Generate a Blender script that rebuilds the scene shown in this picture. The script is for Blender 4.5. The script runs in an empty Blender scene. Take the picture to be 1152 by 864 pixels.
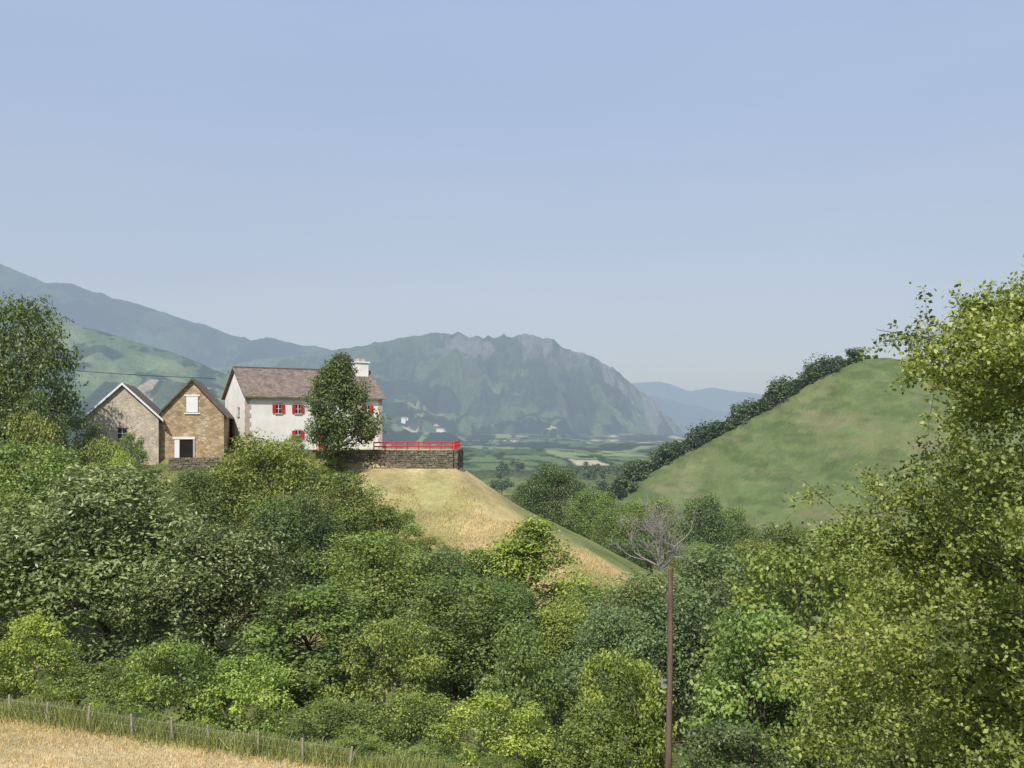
import bpy, math, numpy as np
from mathutils import Vector, Matrix
R = math.radians
scene = bpy.context.scene
rng = np.random.default_rng(7)

# ------------------------------------------------------------------ helpers
def _hash(ix, iy, seed):
    h = (ix.astype(np.int64)*374761393 + iy.astype(np.int64)*668265263 + seed*974634777) & 0xffffffff
    h = ((h ^ (h >> 13))*1274126177) & 0xffffffff
    h = h ^ (h >> 16)
    return (h & 0xffff)/65535.0
def vnoise(x, y, seed=0):
    ix = np.floor(x); iy = np.floor(y); fx = x-ix; fy = y-iy
    fx = fx*fx*(3-2*fx); fy = fy*fy*(3-2*fy)
    a = _hash(ix, iy, seed); b = _hash(ix+1, iy, seed)
    c = _hash(ix, iy+1, seed); d = _hash(ix+1, iy+1, seed)
    return (a*(1-fx)+b*fx)*(1-fy)+(c*(1-fx)+d*fx)*fy
def fbm(x, y, seed=0, oct=5, ridged=False):
    s = 0; a = 0.5; t = 0
    for o in range(oct):
        n = vnoise(x, y, seed+o*17)
        if ridged: n = 1-abs(2*n-1)
        s = s+a*n; t += a; a *= 0.5
        x = x*2.03+13.7; y = y*2.01+7.3
    return s/t
def sst(a, b, t):
    t = np.clip((t-a)/(b-a), 0, 1); return t*t*(3-2*t)

def link(ob, parent=None):
    scene.collection.objects.link(ob)
    if parent is not None: ob.parent = parent
    return ob
def np_mesh(name, V, F, mats=(), midx=None, col=None, tone=None, smooth=False):
    V = np.asarray(V, dtype=np.float32); F = np.asarray(F, dtype=np.int32)
    me = bpy.data.meshes.new(name)
    k = F.shape[1]
    me.vertices.add(len(V)); me.vertices.foreach_set("co", V.ravel())
    me.loops.add(F.size); me.loops.foreach_set("vertex_index", F.ravel())
    me.polygons.add(len(F))
    me.polygons.foreach_set("loop_start", np.arange(0, F.size, k, dtype=np.int32))
    me.polygons.foreach_set("loop_total", np.full(len(F), k, dtype=np.int32))
    for m in mats: me.materials.append(m)
    if midx is not None: me.polygons.foreach_set("material_index", np.asarray(midx, dtype=np.int32))
    me.polygons.foreach_set("use_smooth", np.full(len(F), bool(smooth)))
    me.update(calc_edges=True)
    if col is not None:
        a = me.attributes.new("Col", 'FLOAT_COLOR', 'POINT')
        c = np.ones((len(V), 4), dtype=np.float32); c[:, :3] = col
        a.data.foreach_set("color", c.ravel())
    if tone is not None:
        a = me.attributes.new("tone", 'FLOAT', 'FACE')
        a.data.foreach_set("value", np.asarray(tone, dtype=np.float32))
    return me
def grid_mesh(name, X, Y, Z, mat, col, smooth=True):
    ny, nx = X.shape
    V = np.stack([X, Y, Z], -1).reshape(-1, 3)
    i = np.arange(ny-1)[:, None]*nx+np.arange(nx-1)[None, :]
    F = np.stack([i, i+1, i+nx+1, i+nx], -1).reshape(-1, 4)
    me = np_mesh(name, V, F, [mat], col=col.reshape(-1, 3), smooth=smooth)
    return link(bpy.data.objects.new(name, me))

# ------------------------------------------------------------------ materials
def new_mat(name):
    m = bpy.data.materials.new(name); m.use_nodes = True
    nt = m.node_tree; nt.nodes.clear()
    return m, nt, nt.nodes, nt.links
HAZE_GLOW = (0.36, 0.45, 0.555, 1)
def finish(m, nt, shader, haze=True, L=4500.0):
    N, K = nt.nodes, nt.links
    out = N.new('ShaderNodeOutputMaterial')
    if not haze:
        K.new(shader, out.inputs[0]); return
    # aerial haze painted on as emission, growing with distance from the camera at origin
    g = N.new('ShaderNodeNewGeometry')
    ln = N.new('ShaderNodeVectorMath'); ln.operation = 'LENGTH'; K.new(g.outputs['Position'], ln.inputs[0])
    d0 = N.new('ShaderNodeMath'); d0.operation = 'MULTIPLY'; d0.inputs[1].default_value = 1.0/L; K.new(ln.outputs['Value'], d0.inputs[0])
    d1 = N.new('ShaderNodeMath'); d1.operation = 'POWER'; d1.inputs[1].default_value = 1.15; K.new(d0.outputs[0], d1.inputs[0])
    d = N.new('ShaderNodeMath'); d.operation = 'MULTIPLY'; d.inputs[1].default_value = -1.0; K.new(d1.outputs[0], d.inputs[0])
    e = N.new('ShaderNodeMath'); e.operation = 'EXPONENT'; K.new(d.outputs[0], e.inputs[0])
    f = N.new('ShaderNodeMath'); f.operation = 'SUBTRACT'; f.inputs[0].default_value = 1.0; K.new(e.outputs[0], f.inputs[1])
    em = N.new('ShaderNodeEmission'); em.inputs[0].default_value = HAZE_GLOW
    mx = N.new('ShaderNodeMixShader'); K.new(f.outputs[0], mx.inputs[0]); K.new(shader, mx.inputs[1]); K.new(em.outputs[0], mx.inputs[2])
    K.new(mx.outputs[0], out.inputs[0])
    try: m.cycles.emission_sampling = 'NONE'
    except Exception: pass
def node_noise(nt, scale, detail=6, rough=0.6, vec=None):
    n = nt.nodes.new('ShaderNodeTexNoise'); n.inputs['Scale'].default_value = scale
    n.inputs['Detail'].default_value = detail; n.inputs['Roughness'].default_value = rough
    if vec is not None: nt.links.new(vec, n.inputs['Vector'])
    return n
def ramp(nt, fac, stops):
    r = nt.nodes.new('ShaderNodeValToRGB'); el = r.color_ramp.elements
    while len(el) < len(stops): el.new(0.5)
    for e, (p, c) in zip(el, stops):
        e.position = p; e.color = (*c, 1) if len(c) == 3 else c
    nt.links.new(fac, r.inputs[0]); return r
def mixc(nt, a, b, fac, mode='MIX'):
    m = nt.nodes.new('ShaderNodeMix'); m.data_type = 'RGBA'; m.blend_type = mode
    for sock, v in ((m.inputs[0], fac), (m.inputs[6], a), (m.inputs[7], b)):
        if isinstance(v, (int, float)): sock.default_value = v
        elif isinstance(v, tuple): sock.default_value = (*v, 1) if len(v) == 3 else v
        else: nt.links.new(v, sock)
    return m.outputs[2]

def terrain_mat(name, s1, s2, bump, bscale, lo=0.65, hi=1.35, haze=True):
    m, nt, N, K = new_mat(name)
    at = N.new('ShaderNodeAttribute'); at.attribute_name = "Col"
    g = N.new('ShaderNodeNewGeometry')
    n1 = node_noise(nt, s1, 8, 0.65, g.outputs['Position']); n2 = node_noise(nt, s2, 8, 0.7, g.outputs['Position'])
    r1 = ramp(nt, n1.outputs[0], [(0.3, (lo,)*3), (0.7, (hi,)*3)]); r2 = ramp(nt, n2.outputs[0], [(0.3, (lo+.1,)*3), (0.7, (hi-.1,)*3)])
    c = mixc(nt, at.outputs['Color'], r1.outputs[0], 1.0, 'MULTIPLY'); c = mixc(nt, c, r2.outputs[0], 1.0, 'MULTIPLY')
    p = N.new('ShaderNodeBsdfDiffuse')
    K.new(c, p.inputs['Color'])
    b = N.new('ShaderNodeBump'); b.inputs['Strength'].default_value = bump; b.inputs['Distance'].default_value = bscale
    K.new(n2.outputs[0], b.inputs['Height']); K.new(b.outputs[0], p.inputs['Normal'])
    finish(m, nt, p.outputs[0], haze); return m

def leaf_mat(name, transl=0.32):
    m, nt, N, K = new_mat(name)
    oi = N.new('ShaderNodeObjectInfo'); at = N.new('ShaderNodeAttribute'); at.attribute_name = "tone"
    v = N.new('ShaderNodeMapRange'); v.inputs[3].default_value = 0.45; v.inputs[4].default_value = 1.75; K.new(at.outputs['Fac'], v.inputs[0])
    hs = N.new('ShaderNodeHueSaturation'); K.new(oi.outputs['Color'], hs.inputs['Color']); K.new(v.outputs[0], hs.inputs['Value'])
    h = N.new('ShaderNodeMapRange'); h.inputs[3].default_value = 0.518; h.inputs[4].default_value = 0.485; K.new(at.outputs['Fac'], h.inputs[0]); K.new(h.outputs[0], hs.inputs['Hue'])
    p = N.new('ShaderNodeBsdfDiffuse'); K.new(hs.outputs[0], p.inputs['Color'])
    t = N.new('ShaderNodeBsdfTranslucent'); tc = mixc(nt, hs.outputs[0], (1.4, 1.35, 0.5), 1.0, 'MULTIPLY'); K.new(tc, t.inputs[0])
    mx = N.new('ShaderNodeMixShader'); mx.inputs[0].default_value = transl; K.new(p.outputs[0], mx.inputs[1]); K.new(t.outputs[0], mx.inputs[2])
    gl = N.new('ShaderNodeBsdfGlossy'); gl.inputs['Roughness'].default_value = 0.5; gl.inputs[0].default_value = (0.85, 0.85, 0.75, 1)
    m2 = N.new('ShaderNodeMixShader'); m2.inputs[0].default_value = 0.035; K.new(mx.outputs[0], m2.inputs[1]); K.new(gl.outputs[0], m2.inputs[2])
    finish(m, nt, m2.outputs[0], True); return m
def simple_mat(name, c1, c2, scale, rough=0.85, bump=0.0, haze=False, spec=0.2, coord='Object', stretch=None):
    m, nt, N, K = new_mat(name)
    tc = N.new('ShaderNodeTexCoord'); vec = tc.outputs[coord]
    if stretch:
        mp = N.new('ShaderNodeMapping'); mp.inputs['Scale'].default_value = stretch; K.new(vec, mp.inputs[0]); vec = mp.outputs[0]
    n = node_noise(nt, scale, 6, 0.65, vec); r = ramp(nt, n.outputs[0], [(0.32, c1), (0.68, c2)])
    p = N.new('ShaderNodeBsdfPrincipled'); p.inputs['Roughness'].default_value = rough; p.inputs['Specular IOR Level'].default_value = spec
    K.new(r.outputs[0], p.inputs['Base Color'])
    if bump:
        b = N.new('ShaderNodeBump'); b.inputs['Strength'].default_value = bump; b.inputs['Distance'].default_value = 0.05
        K.new(n.outputs[0], b.inputs['Height']); K.new(b.outputs[0], p.inputs['Normal'])
    finish(m, nt, p.outputs[0], haze); return m
def stone_mat(name, cols, mortar, scale=2.6, mort=0.05):
    m, nt, N, K = new_mat(name)
    tc = N.new('ShaderNodeTexCoord'); mp = N.new('ShaderNodeMapping'); mp.inputs['Scale'].default_value = (1, 1, 1.7); K.new(tc.outputs['Object'], mp.inputs[0])
    v = N.new('ShaderNodeTexVoronoi'); v.inputs['Scale'].default_value = scale; K.new(mp.outputs[0], v.inputs['Vector'])
    ve = N.new('ShaderNodeTexVoronoi'); ve.feature = 'DISTANCE_TO_EDGE'; ve.inputs['Scale'].default_value = scale; K.new(mp.outputs[0], ve.inputs['Vector'])
    sp = N.new('ShaderNodeSeparateColor'); K.new(v.outputs['Color'], sp.inputs[0])
    n = len(cols); r = ramp(nt, sp.outputs[0], [((i+0.5)/n, c) for i, c in enumerate(cols)])
    e = ramp(nt, ve.outputs['Distance'], [(0.0, (0, 0, 0)), (mort, (1, 1, 1))])
    c = mixc(nt, mortar, r.outputs[0], e.outputs[0])
    nn = node_noise(nt, 0.9, 6, 0.7, tc.outputs['Object']); nr = ramp(nt, nn.outputs[0], [(0.3, (0.72,)*3), (0.7, (1.2,)*3)])
    c = mixc(nt, c, nr.outputs[0], 1.0, 'MULTIPLY')
    p = N.new('ShaderNodeBsdfPrincipled'); p.inputs['Roughness'].default_value = 0.9; K.new(c, p.inputs['Base Color'])
    b = N.new('ShaderNodeBump'); b.inputs['Strength'].default_value = 0.7; b.inputs['Distance'].default_value = 0.06
    K.new(e.outputs[0], b.inputs['Height']); K.new(b.outputs[0], p.inputs['Normal'])
    finish(m, nt, p.outputs[0], False); return m
def roof_mat(name, c1, c2, row=0.32):
    m, nt, N, K = new_mat(name)
    tc = N.new('ShaderNodeTexCoord')
    n = node_noise(nt, 1.2, 8, 0.75, tc.outputs['Object']); r = ramp(nt, n.outputs[0], [(0.3, c1), (0.7, c2)])
    v = N.new('ShaderNodeTexVoronoi'); v.inputs['Scale'].default_value = 3.5; K.new(tc.outputs['Object'], v.inputs['Vector'])
    sp = N.new('ShaderNodeSeparateColor'); K.new(v.outputs['Color'], sp.inputs[0]); vr = ramp(nt, sp.outputs[0], [(0, (0.75,)*3), (1, (1.25,)*3)])
    c = mixc(nt, r.outputs[0], vr.outputs[0], 1.0, 'MULTIPLY')
    w = N.new('ShaderNodeTexWave'); w.wave_type = 'BANDS'; w.bands_direction = 'Z'; w.wave_profile = 'SAW'; w.inputs['Scale'].default_value = 1.6; w.inputs['Distortion'].default_value = 0.4
    K.new(tc.outputs['Object'], w.inputs['Vector']); wr = ramp(nt, w.outputs['Fac'], [(0, (0.7,)*3), (0.35, (1.05,)*3)])
    c = mixc(nt, c, wr.outputs[0], 0.7, 'MULTIPLY')
    p = N.new('ShaderNodeBsdfPrincipled'); p.inputs['Roughness'].default_value = 0.9; K.new(c, p.inputs['Base Color'])
    b = N.new('ShaderNodeBump'); b.inputs['Strength'].default_value = 0.6; b.inputs['Distance'].default_value = 0.05
    K.new(w.outputs['Fac'], b.inputs['Height']); K.new(b.outputs[0], p.inputs['Normal'])
    finish(m, nt, p.outputs[0], False); return m

M_leaf = leaf_mat("foliage")
M_bark = simple_mat("bark", (0.05, 0.04, 0.03), (0.14, 0.12, 0.10), 6)
M_dead = simple_mat("dead_bark", (0.20, 0.18, 0.165), (0.31, 0.285, 0.265), 3)
M_white = simple_mat("limewash", (0.70, 0.68, 0.64), (0.84, 0.82, 0.79), 0.7)
M_cream = stone_mat("pale_rubble", [(0.46, 0.39, 0.30), (0.62, 0.54, 0.43), (0.52, 0.44, 0.34)], (0.60, 0.54, 0.44), 2.4)
M_stone = stone_mat("brown_rubble", [(0.36, 0.25, 0.14), (0.50, 0.36, 0.21), (0.29, 0.21, 0.13), (0.54, 0.42, 0.28)], (0.46, 0.37, 0.26), 2.2)
M_wallst = stone_mat("terrace_stone", [(0.17, 0.15, 0.11), (0.26, 0.22, 0.17), (0.13, 0.12, 0.09)], (0.08, 0.07, 0.05), 2.2, 0.08)
M_roof = roof_mat("roof_tile", (0.13, 0.10, 0.082), (0.24, 0.19, 0.16))
M_roof2 = roof_mat("roof_slate", (0.10, 0.08, 0.07), (0.2, 0.16, 0.14))
M_red = simple_mat("red_paint", (0.42, 0.025, 0.03), (0.55, 0.04, 0.045), 2, rough=0.5)
M_glass = simple_mat("window_glass", (0.02, 0.025, 0.03), (0.05, 0.06, 0.07), 1, rough=0.15, spec=0.5)
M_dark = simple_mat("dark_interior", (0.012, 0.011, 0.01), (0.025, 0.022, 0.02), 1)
M_quoin = simple_mat("sandstone", (0.40, 0.32, 0.27), (0.52, 0.43, 0.37), 2)
M_whitep = simple_mat("white_paint", (0.7, 0.7, 0.68), (0.8, 0.8, 0.78), 2, rough=0.5)
M_pole = simple_mat("weathered_wood", (0.10, 0.065, 0.05), (0.21, 0.145, 0.115), 5, bump=0.3, stretch=(1, 1, 0.12))
M_post = simple_mat("grey_wood", (0.22, 0.19, 0.15), (0.36, 0.32, 0.27), 8, stretch=(1, 1, 0.2))
M_metal = simple_mat("galvanised", (0.2, 0.2, 0.2), (0.35, 0.35, 0.35), 8, rough=0.5)
M_flower = simple_mat("chestnut_catkins", (0.30, 0.34, 0.15), (0.42, 0.44, 0.24), 3)

# ------------------------------------------------------------------ terrain height
def smax(arrs, k=0.6):
    m = np.maximum.reduce(arrs); return m+k*np.log(sum(np.exp((a-m)/k) for a in arrs))
def edge_y(x): return 42-(x+22)*0.226
def ground_h(x, y):
    x = np.asarray(x, float); y = np.asarray(y, float)
    a = -1.7-0.43*np.clip(y-1, -20, 200)
    ye = edge_y(x)
    f = -12.4-0.08*(x+22)-0.06*(y-42)
    f = f-0.42*np.clip(y-ye-0.6, 0, 1e4)
    f = np.maximum(f, -300)
    b = -15.5-0.22*np.clip(x+8, 0, 60)
    b = b+np.interp(y, [120, 260, 400, 1000, 1800, 20000], [0, -8, -22, -85, -150, -160])
    lev = -4.5+0.9*sst(-22, -29, x)
    dx = np.clip(x+6.0, 0, 1e5); dyf = np.clip(105-y, 0, 1e5); dyb = np.clip(y-112, 0, 1e5)
    sf = 0.33
    drop = np.sqrt((0.56*dx)**2+(sf*dyf)**2+(0.4*dyb)**2)
    drop = drop-0.5*np.exp(-drop/2)+0.5
    kn = lev-drop+0.6*(fbm(x/14, y/14, 5, 4)-0.5)*sst(0.5, 4, drop)*2
    h = smax([np.maximum(a, -40), f, b+1.2*(fbm(x/20, y/20, 3, 3)-0.5), kn])
    # level yard around the buildings, held up by the terrace wall
    m1 = sst(105.1, 105.35, y)*sst(-6.1, -6.35, x)*(x > -23)
    m2 = sst(104, 110, y)*(x <= -23)
    m = np.where(y > 119, 0, np.maximum(m1, m2))
    h = h*(1-m)+(-2.65)*m
    far = sst(600, 2500, y)
    h = h+far*60*(fbm(x/450, y/450, 9, 5)-0.5)
    return h

def seg(a, b, n): return np.linspace(a, b, n, endpoint=False)
xs = np.concatenate([-np.geomspace(15000, 200, 60), seg(-200, -60, 60), seg(-60, 40, 230), seg(40, 200, 80), np.geomspace(200, 15000, 70)])
ys = np.concatenate([seg(-400, 0, 20), seg(0, 25, 25), seg(25, 100, 150), seg(100, 125, 84), seg(125, 400, 90), np.geomspace(400, 20000, 150)])
X, Y = np.meshgrid(xs, ys); Z = ground_h(X, Y)
def mixn(a, b, t): return a*(1-t[..., None])+np.array(b)*t[..., None]
def patchwork(X, Y, tan=0.86, wood=0.535, cx=62.0, cy=190.0):
    u = X/cx+3.2*fbm(X/260, Y/500, 51, 4); v = Y/cy+3.2*fbm(X/200, Y/500, 61, 4)+X/400
    cell = _hash(np.floor(u), np.floor(v), 77)
    pc = np.zeros(X.shape+(3,))+np.array((0.115, 0.16, 0.07))
    pc = mixn(pc, (0.42, 0.37, 0.25), (cell > tan)*1.0); pc = mixn(pc, (0.19, 0.24, 0.11), ((cell > 0.40) & (cell < 0.65))*1.0)
    pc = mixn(pc, (0.065, 0.105, 0.045), (cell < 0.18)*1.0)
    pc = mixn(pc, (0.02, 0.036, 0.02), sst(wood, wood+0.03, fbm(X/80, Y/170, 71, 6)))
    eu = np.minimum(u % 1, 1-u % 1); ev = np.minimum(v % 1, 1-v % 1)
    hedge = (1-sst(0.06, 0.12, np.minimum(eu, ev)))*sst(0.3, 0.42, fbm(X/50, Y/120, 91, 3))
    return mixn(pc, (0.02, 0.036, 0.018), hedge*0.9)
def ground_col(X, Y):
    n = fbm(X/9, Y/9, 21, 5); n2 = fbm(X/2.5, Y/2.5, 31, 4)
    C = np.zeros(X.shape+(3,))+np.array((0.10, 0.135, 0.045))
    C = mixn(C, (0.20, 0.20, 0.08), sst(0.4, 0.7, n2))
    gold = sst(-27, -12, X+6*(n-0.5))*sst(60, 76, Y)*(1-sst(112, 128, Y))
    gcol = mixn(np.zeros(X.shape+(3,))+np.array((0.47, 0.365, 0.185)), (0.29, 0.275, 0.12), sst(0.42, 0.66, n)*0.9)
    C = C*(1-gold[..., None])+gcol*gold[..., None]
    # green band along the brow of the spur
    C = mixn(C, (0.15, 0.185, 0.068), gold*sst(-4, 3, X)*sst(99.0, 103, Y+2*(n2-.5))*0.9)
    fl = (1-sst(-0.6, 0.9, Y-edge_y(X)+1.2*(n2-0.5)))*(1-sst(-5, 4, X))*sst(8, 16, Y)
    C = C*(1-fl[..., None])+mixn(np.zeros(X.shape+(3,))+np.array((0.52, 0.42, 0.25)), (0.44, 0.37, 0.20), sst(.4, .7, n2))*fl[..., None]
    far = sst(500, 1100, Y)
    return C*(1-far[..., None])+patchwork(X, Y)*far[..., None]
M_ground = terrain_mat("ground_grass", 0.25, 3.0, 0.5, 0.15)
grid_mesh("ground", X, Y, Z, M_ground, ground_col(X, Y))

# ------------------------------------------------------------------ hills and mountains
def ridge(name, prof, D, y0, y1, nx, ny, slope, amp, wl, jag, colf, mat, seed, meander=0.0, back=0.5, floor=-220, crag=None, steep=0.0):
    px, pz = zip(*prof)
    def field(X, Y):
        r = np.interp(X, px, pz)
        jm = 1.0 if crag is None else 0.3+0.7*crag(X)
        r = r+jag*jm*(fbm(X/(wl*0.35), X*0, seed+3, 5, True)-0.5)
        Dm = D+meander*(fbm(X/(wl*2.5), X*0+3, seed+5, 3)-0.5)
        d = Dm-Y
        df = np.clip(d, 0, 1e6); db = np.clip(-d, 0, 1e6)
        Z = r-slope*df-back*db
        if crag is not None: Z = Z-steep*crag(X)*sst(0, 160, df)
        fade = sst(0, wl*1.0, df)
        wx = X+wl*0.6*(fbm(X/wl, Y/wl, seed+9, 3)-0.5)
        rel = fbm(wx/wl, Y/(wl*2.6), seed, 6, True)-0.55
        rel2 = fbm(wx/(wl*0.28)+0.3*rel, Y/(wl*1.1), seed+40, 5, True)-0.55
        k2 = 0.16 if crag is None else 0.13+0.44*crag(X)*(1-sst(250, 650, df))
        Z = Z+amp*rel*fade+amp*k2*rel2*sst(0, wl*0.5, df)
        return np.maximum(Z, floor), df, rel+0.5*rel2
    x = np.linspace(px[0], px[-1], nx); y = np.concatenate([np.linspace(y0, D, ny, endpoint=False), np.linspace(D, y1, ny//4)])
    X, Y = np.meshgrid(x, y); Z, df, rel = field(X, Y)
    grid_mesh(name, X, Y, Z, mat, colf(X, Y, Z, df, rel))
    return lambda a, b: float(field(np.array([[float(a)]]), np.array([[float(b)]]))[0][0, 0])

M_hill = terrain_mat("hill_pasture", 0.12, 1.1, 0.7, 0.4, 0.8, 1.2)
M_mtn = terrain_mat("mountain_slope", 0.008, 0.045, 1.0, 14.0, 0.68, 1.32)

def c_mid(X, Y, Z, df, rel):
    n = fbm(X/60, Y/200, 101, 6); f = fbm(X/260, Y/260, 111, 6)
    C = np.zeros(X.shape+(3,))+np.array((0.070, 0.105, 0.045))
    C = mixn(C, (0.13, 0.17, 0.078), sst(0.45, 0.62, f))
    C = mixn(C, (0.022, 0.040, 0.022), sst(0.45, 0.53, fbm(X/130, Y/200, 121, 6))*sst(60, 400, df)*0.9)
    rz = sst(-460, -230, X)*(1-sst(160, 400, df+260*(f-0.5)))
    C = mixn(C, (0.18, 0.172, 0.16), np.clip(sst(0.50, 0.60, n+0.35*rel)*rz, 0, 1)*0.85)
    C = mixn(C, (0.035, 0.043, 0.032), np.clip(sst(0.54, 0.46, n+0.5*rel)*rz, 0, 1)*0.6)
    C = mixn(C, (0.15, 0.16, 0.12), sst(0.62, 0.70, n)*(1-rz)*0.3)
    fl = sst(780, 960, df+200*(f-0.5))
    return C*(1-fl[..., None])+patchwork(X, Y, 0.92, 0.51)*fl[..., None]
prof = [(-1900, 80), (-1504, 200), (-1104, 300), (-984, 315), (-784, 348), (-624, 366), (-504, 396), (-364, 416), (-300, 408), (-224, 414), (-165, 398), (-124, 394), (-60, 406), (-24, 400), (40, 408), (96, 402), (184, 394), (224, 356), (296, 326), (384, 304), (456, 256), (544, 176), (616, 128), (688, 56), (756, -20), (856, -80), (1100, -170)]
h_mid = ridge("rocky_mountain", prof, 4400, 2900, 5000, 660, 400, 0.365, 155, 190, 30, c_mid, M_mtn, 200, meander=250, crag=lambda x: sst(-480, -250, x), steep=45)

def c_left(X, Y, Z, df, rel):
    n = fbm(X/220, Y/220, 131, 6)
    C = np.zeros(X.shape+(3,))+np.array((0.055, 0.088, 0.040))
    return mixn(C, (0.010, 0.022, 0.010), sst(0.42, 0.52, n))
prof = [(-4200, 1200), (-3180, 1010), (-2880, 920), (-2755, 870), (-2630, 812), (-2505, 808), (-2380, 770), (-2180, 710), (-1980, 650), (-1780, 585), (-1630, 535), (-1480, 490), (-1380, 502), (-1230, 470), (-1030, 430), (-780, 380), (-300, 300), (200, 100)]
ridge("wooded_mountain", prof, 5500, 3400, 6300, 460, 220, 0.42, 260, 380, 26, c_left, M_mtn, 300, meander=300)

def c_slope(X, Y, Z, df, rel):
    n = fbm(X/120, Y/120, 141, 6); n2 = fbm(X/60, Y/90, 151, 5)
    C = np.zeros(X.shape+(3,))+np.array((0.105, 0.165, 0.065))
    C = mixn(C, (0.19, 0.245, 0.10), sst(0.42, 0.58, n))
    return mixn(C, (0.022, 0.045, 0.018), np.clip(sst(0.51, 0.54, n2)*0.92, 0, 1))
prof = [(-2400, 560), (-1640, 400), (-1440, 350), (-1290, 298), (-1165, 270), (-1040, 235), (-915, 195), (-815, 150), (-715, 92), (-590, 30), (-390, -40), (-190, -95), (0, -150)]
ridge("pasture_hillside", prof, 2750, 1700, 3300, 340, 200, 0.34, 100, 200, 8, c_slope, M_mtn, 400, meander=120)

def c_patch(X, Y, Z, df, rel): return patchwork(X, Y, 0.84, 0.54)
def c_patch2(X, Y, Z, df, rel): return patchwork(X, Y, 0.82, 0.53, 40.0, 120.0)
# lower spurs of the valley, stepping down to the right one behind another
prof = [(-1100, 190), (-700, 140), (-535, 108), (-430, 72), (-344, 78), (-240, 34), (-153, 46), (-70, 6), (0, 22), (65, -8), (130, 4), (200, -38), (284, -60), (360, -110), (420, -150), (800, -220)]
h_v1 = ridge("valley_hillside", prof, 3100, 2400, 3600, 420, 270, 0.33, 150, 170, 16, c_patch, M_mtn, 450, meander=420, back=0.25)
prof = [(-900, 120), (-600, 70), (-420, 22), (-330, 26), (-250, -16), (-170, -12), (-90, -48), (-20, -44), (60, -78), (140, -84), (230, -130), (330, -180), (600, -220)]
h_v3 = ridge("valley_hillside", prof, 2400, 1850, 2800, 380, 220, 0.32, 100, 130, 10, c_patch, M_mtn, 455, meander=320, back=0.25)
prof = [(-700, 30), (-400, -8), (-288, -34), (-220, -36), (-150, -66), (-80, -70), (0, -96), (60, -92), (140, -120), (200, -140), (400, -210)]
h_v2 = ridge("valley_hillside", prof, 1700, 1250, 2100, 320, 200, 0.26, 60, 95, 6, c_patch2, M_mtn, 460, meander=200, back=0.2)

def c_far(X, Y, Z, df, rel): return np.zeros(X.shape+(3,))+np.array((0.04, 0.06, 0.04))
prof = [(-500, 380), (700, 420), (1140, 440), (1360, 482), (1640, 500), (1790, 470), (1990, 395), (2100, 405), (2240, 432), (2540, 390), (2940, 350), (5000, 300), (9000, 400)]
ridge("distant_mountain", prof, 11000, 9000, 12000, 300, 60, 0.3, 250, 900, 30, c_far, M_mtn, 500)
prof = [(200, 220), (900, 240), (1113, 245), (1218, 215), (1358, 178), (1480, 160), (1570, 130), (1800, 110), (3000, 60), (6000, 200)]
ridge("distant_mountain", prof, 7700, 6500, 8400, 260, 60, 0.3, 120, 400, 16, c_far, M_mtn, 600)

hill_prof = [(-30, -62), (7, -37), (30, -27), (37, -21.5), (55, -11), (73, -1.5), (91, 8.5), (106, 17.5), (118, 22.5), (127, 23.2), (136, 21.5), (173, 13), (260, 5), (400, -20)]
def c_hill(X, Y, Z, df, rel):
    n = fbm(X/14, Y/20, 161, 6); n2 = fbm(X/4, Z/2.2, 171, 6)
    C = np.zeros(X.shape+(3,))+np.array((0.12, 0.158, 0.062))
    C = mixn(C, (0.165, 0.18, 0.08), sst(0.40, 0.68, n)*0.7)
    C = mixn(C, (0.07, 0.105, 0.04), sst(0.46, 0.62, n2)*0.65)
    for per, off in ((1.9, 0.0), (3.3, 0.4)):
        tr = 1-np.clip(abs(((Z+5*n+0.03*X)/per+off) % 1-0.5)*7, 0, 1)
        C = mixn(C, (0.19, 0.17, 0.10), tr*sst(0.42, 0.60, fbm(X/9, Z/5, 181, 4))*0.45)
    return mixn(C, (0.20, 0.17, 0.10), sst(0.66, 0.72, fbm(X/12, Z/4, 191, 4))*0.4)
h_hill = ridge("green_hill", hill_prof, 330, 215, 420, 480, 300, 0.47, 7, 34, 0.6, c_hill, M_hill, 700, back=0.35, floor=-75)

# ------------------------------------------------------------------ vegetation builders
def tube(pts, rads, n=6):
    pts = np.array(pts, float); k = len(pts); V = []; F = []
    for i in range(k):
        t = pts[min(i+1, k-1)]-pts[max(i-1, 0)]; t = t/(np.linalg.norm(t)+1e-9)
        a = np.cross(t, (0.3, 0.9, 0.1)); a /= np.linalg.norm(a)+1e-9; b = np.cross(t, a)
        for j in range(n):
            an = 2*math.pi*j/n; V.append(pts[i]+rads[i]*(math.cos(an)*a+math.sin(an)*b))
    for i in range(k-1):
        for j in range(n): F.append((i*n+j, i*n+(j+1) % n, (i+1)*n+(j+1) % n, (i+1)*n+j))
    return np.array(V), np.array(F)
def leaves(C, size, rg, up=0.5, aspect=0.5, out=None):
    n = len(C); a = rg.normal(size=(n, 3)); nr = rg.normal(size=(n, 3)); nr[:, 2] = abs(nr[:, 2])+up
    if out is not None: nr += out*0.9
    nr /= np.linalg.norm(nr, axis=1)[:, None]
    a -= nr*(a*nr).sum(1)[:, None]; a /= np.linalg.norm(a, axis=1)[:, None]; b = np.cross(nr, a)
    L = (size*rg.uniform(0.65, 1.35, n))[:, None]; W = L*aspect
    V = np.stack([C-a*L*.5, C+b*W*.5-nr*L*.06, C+a*L*.5-nr*L*.12, C-b*W*.5-nr*L*.06], 1).reshape(-1, 3)
    return V, np.arange(n*4).reshape(-1, 4)
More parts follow.
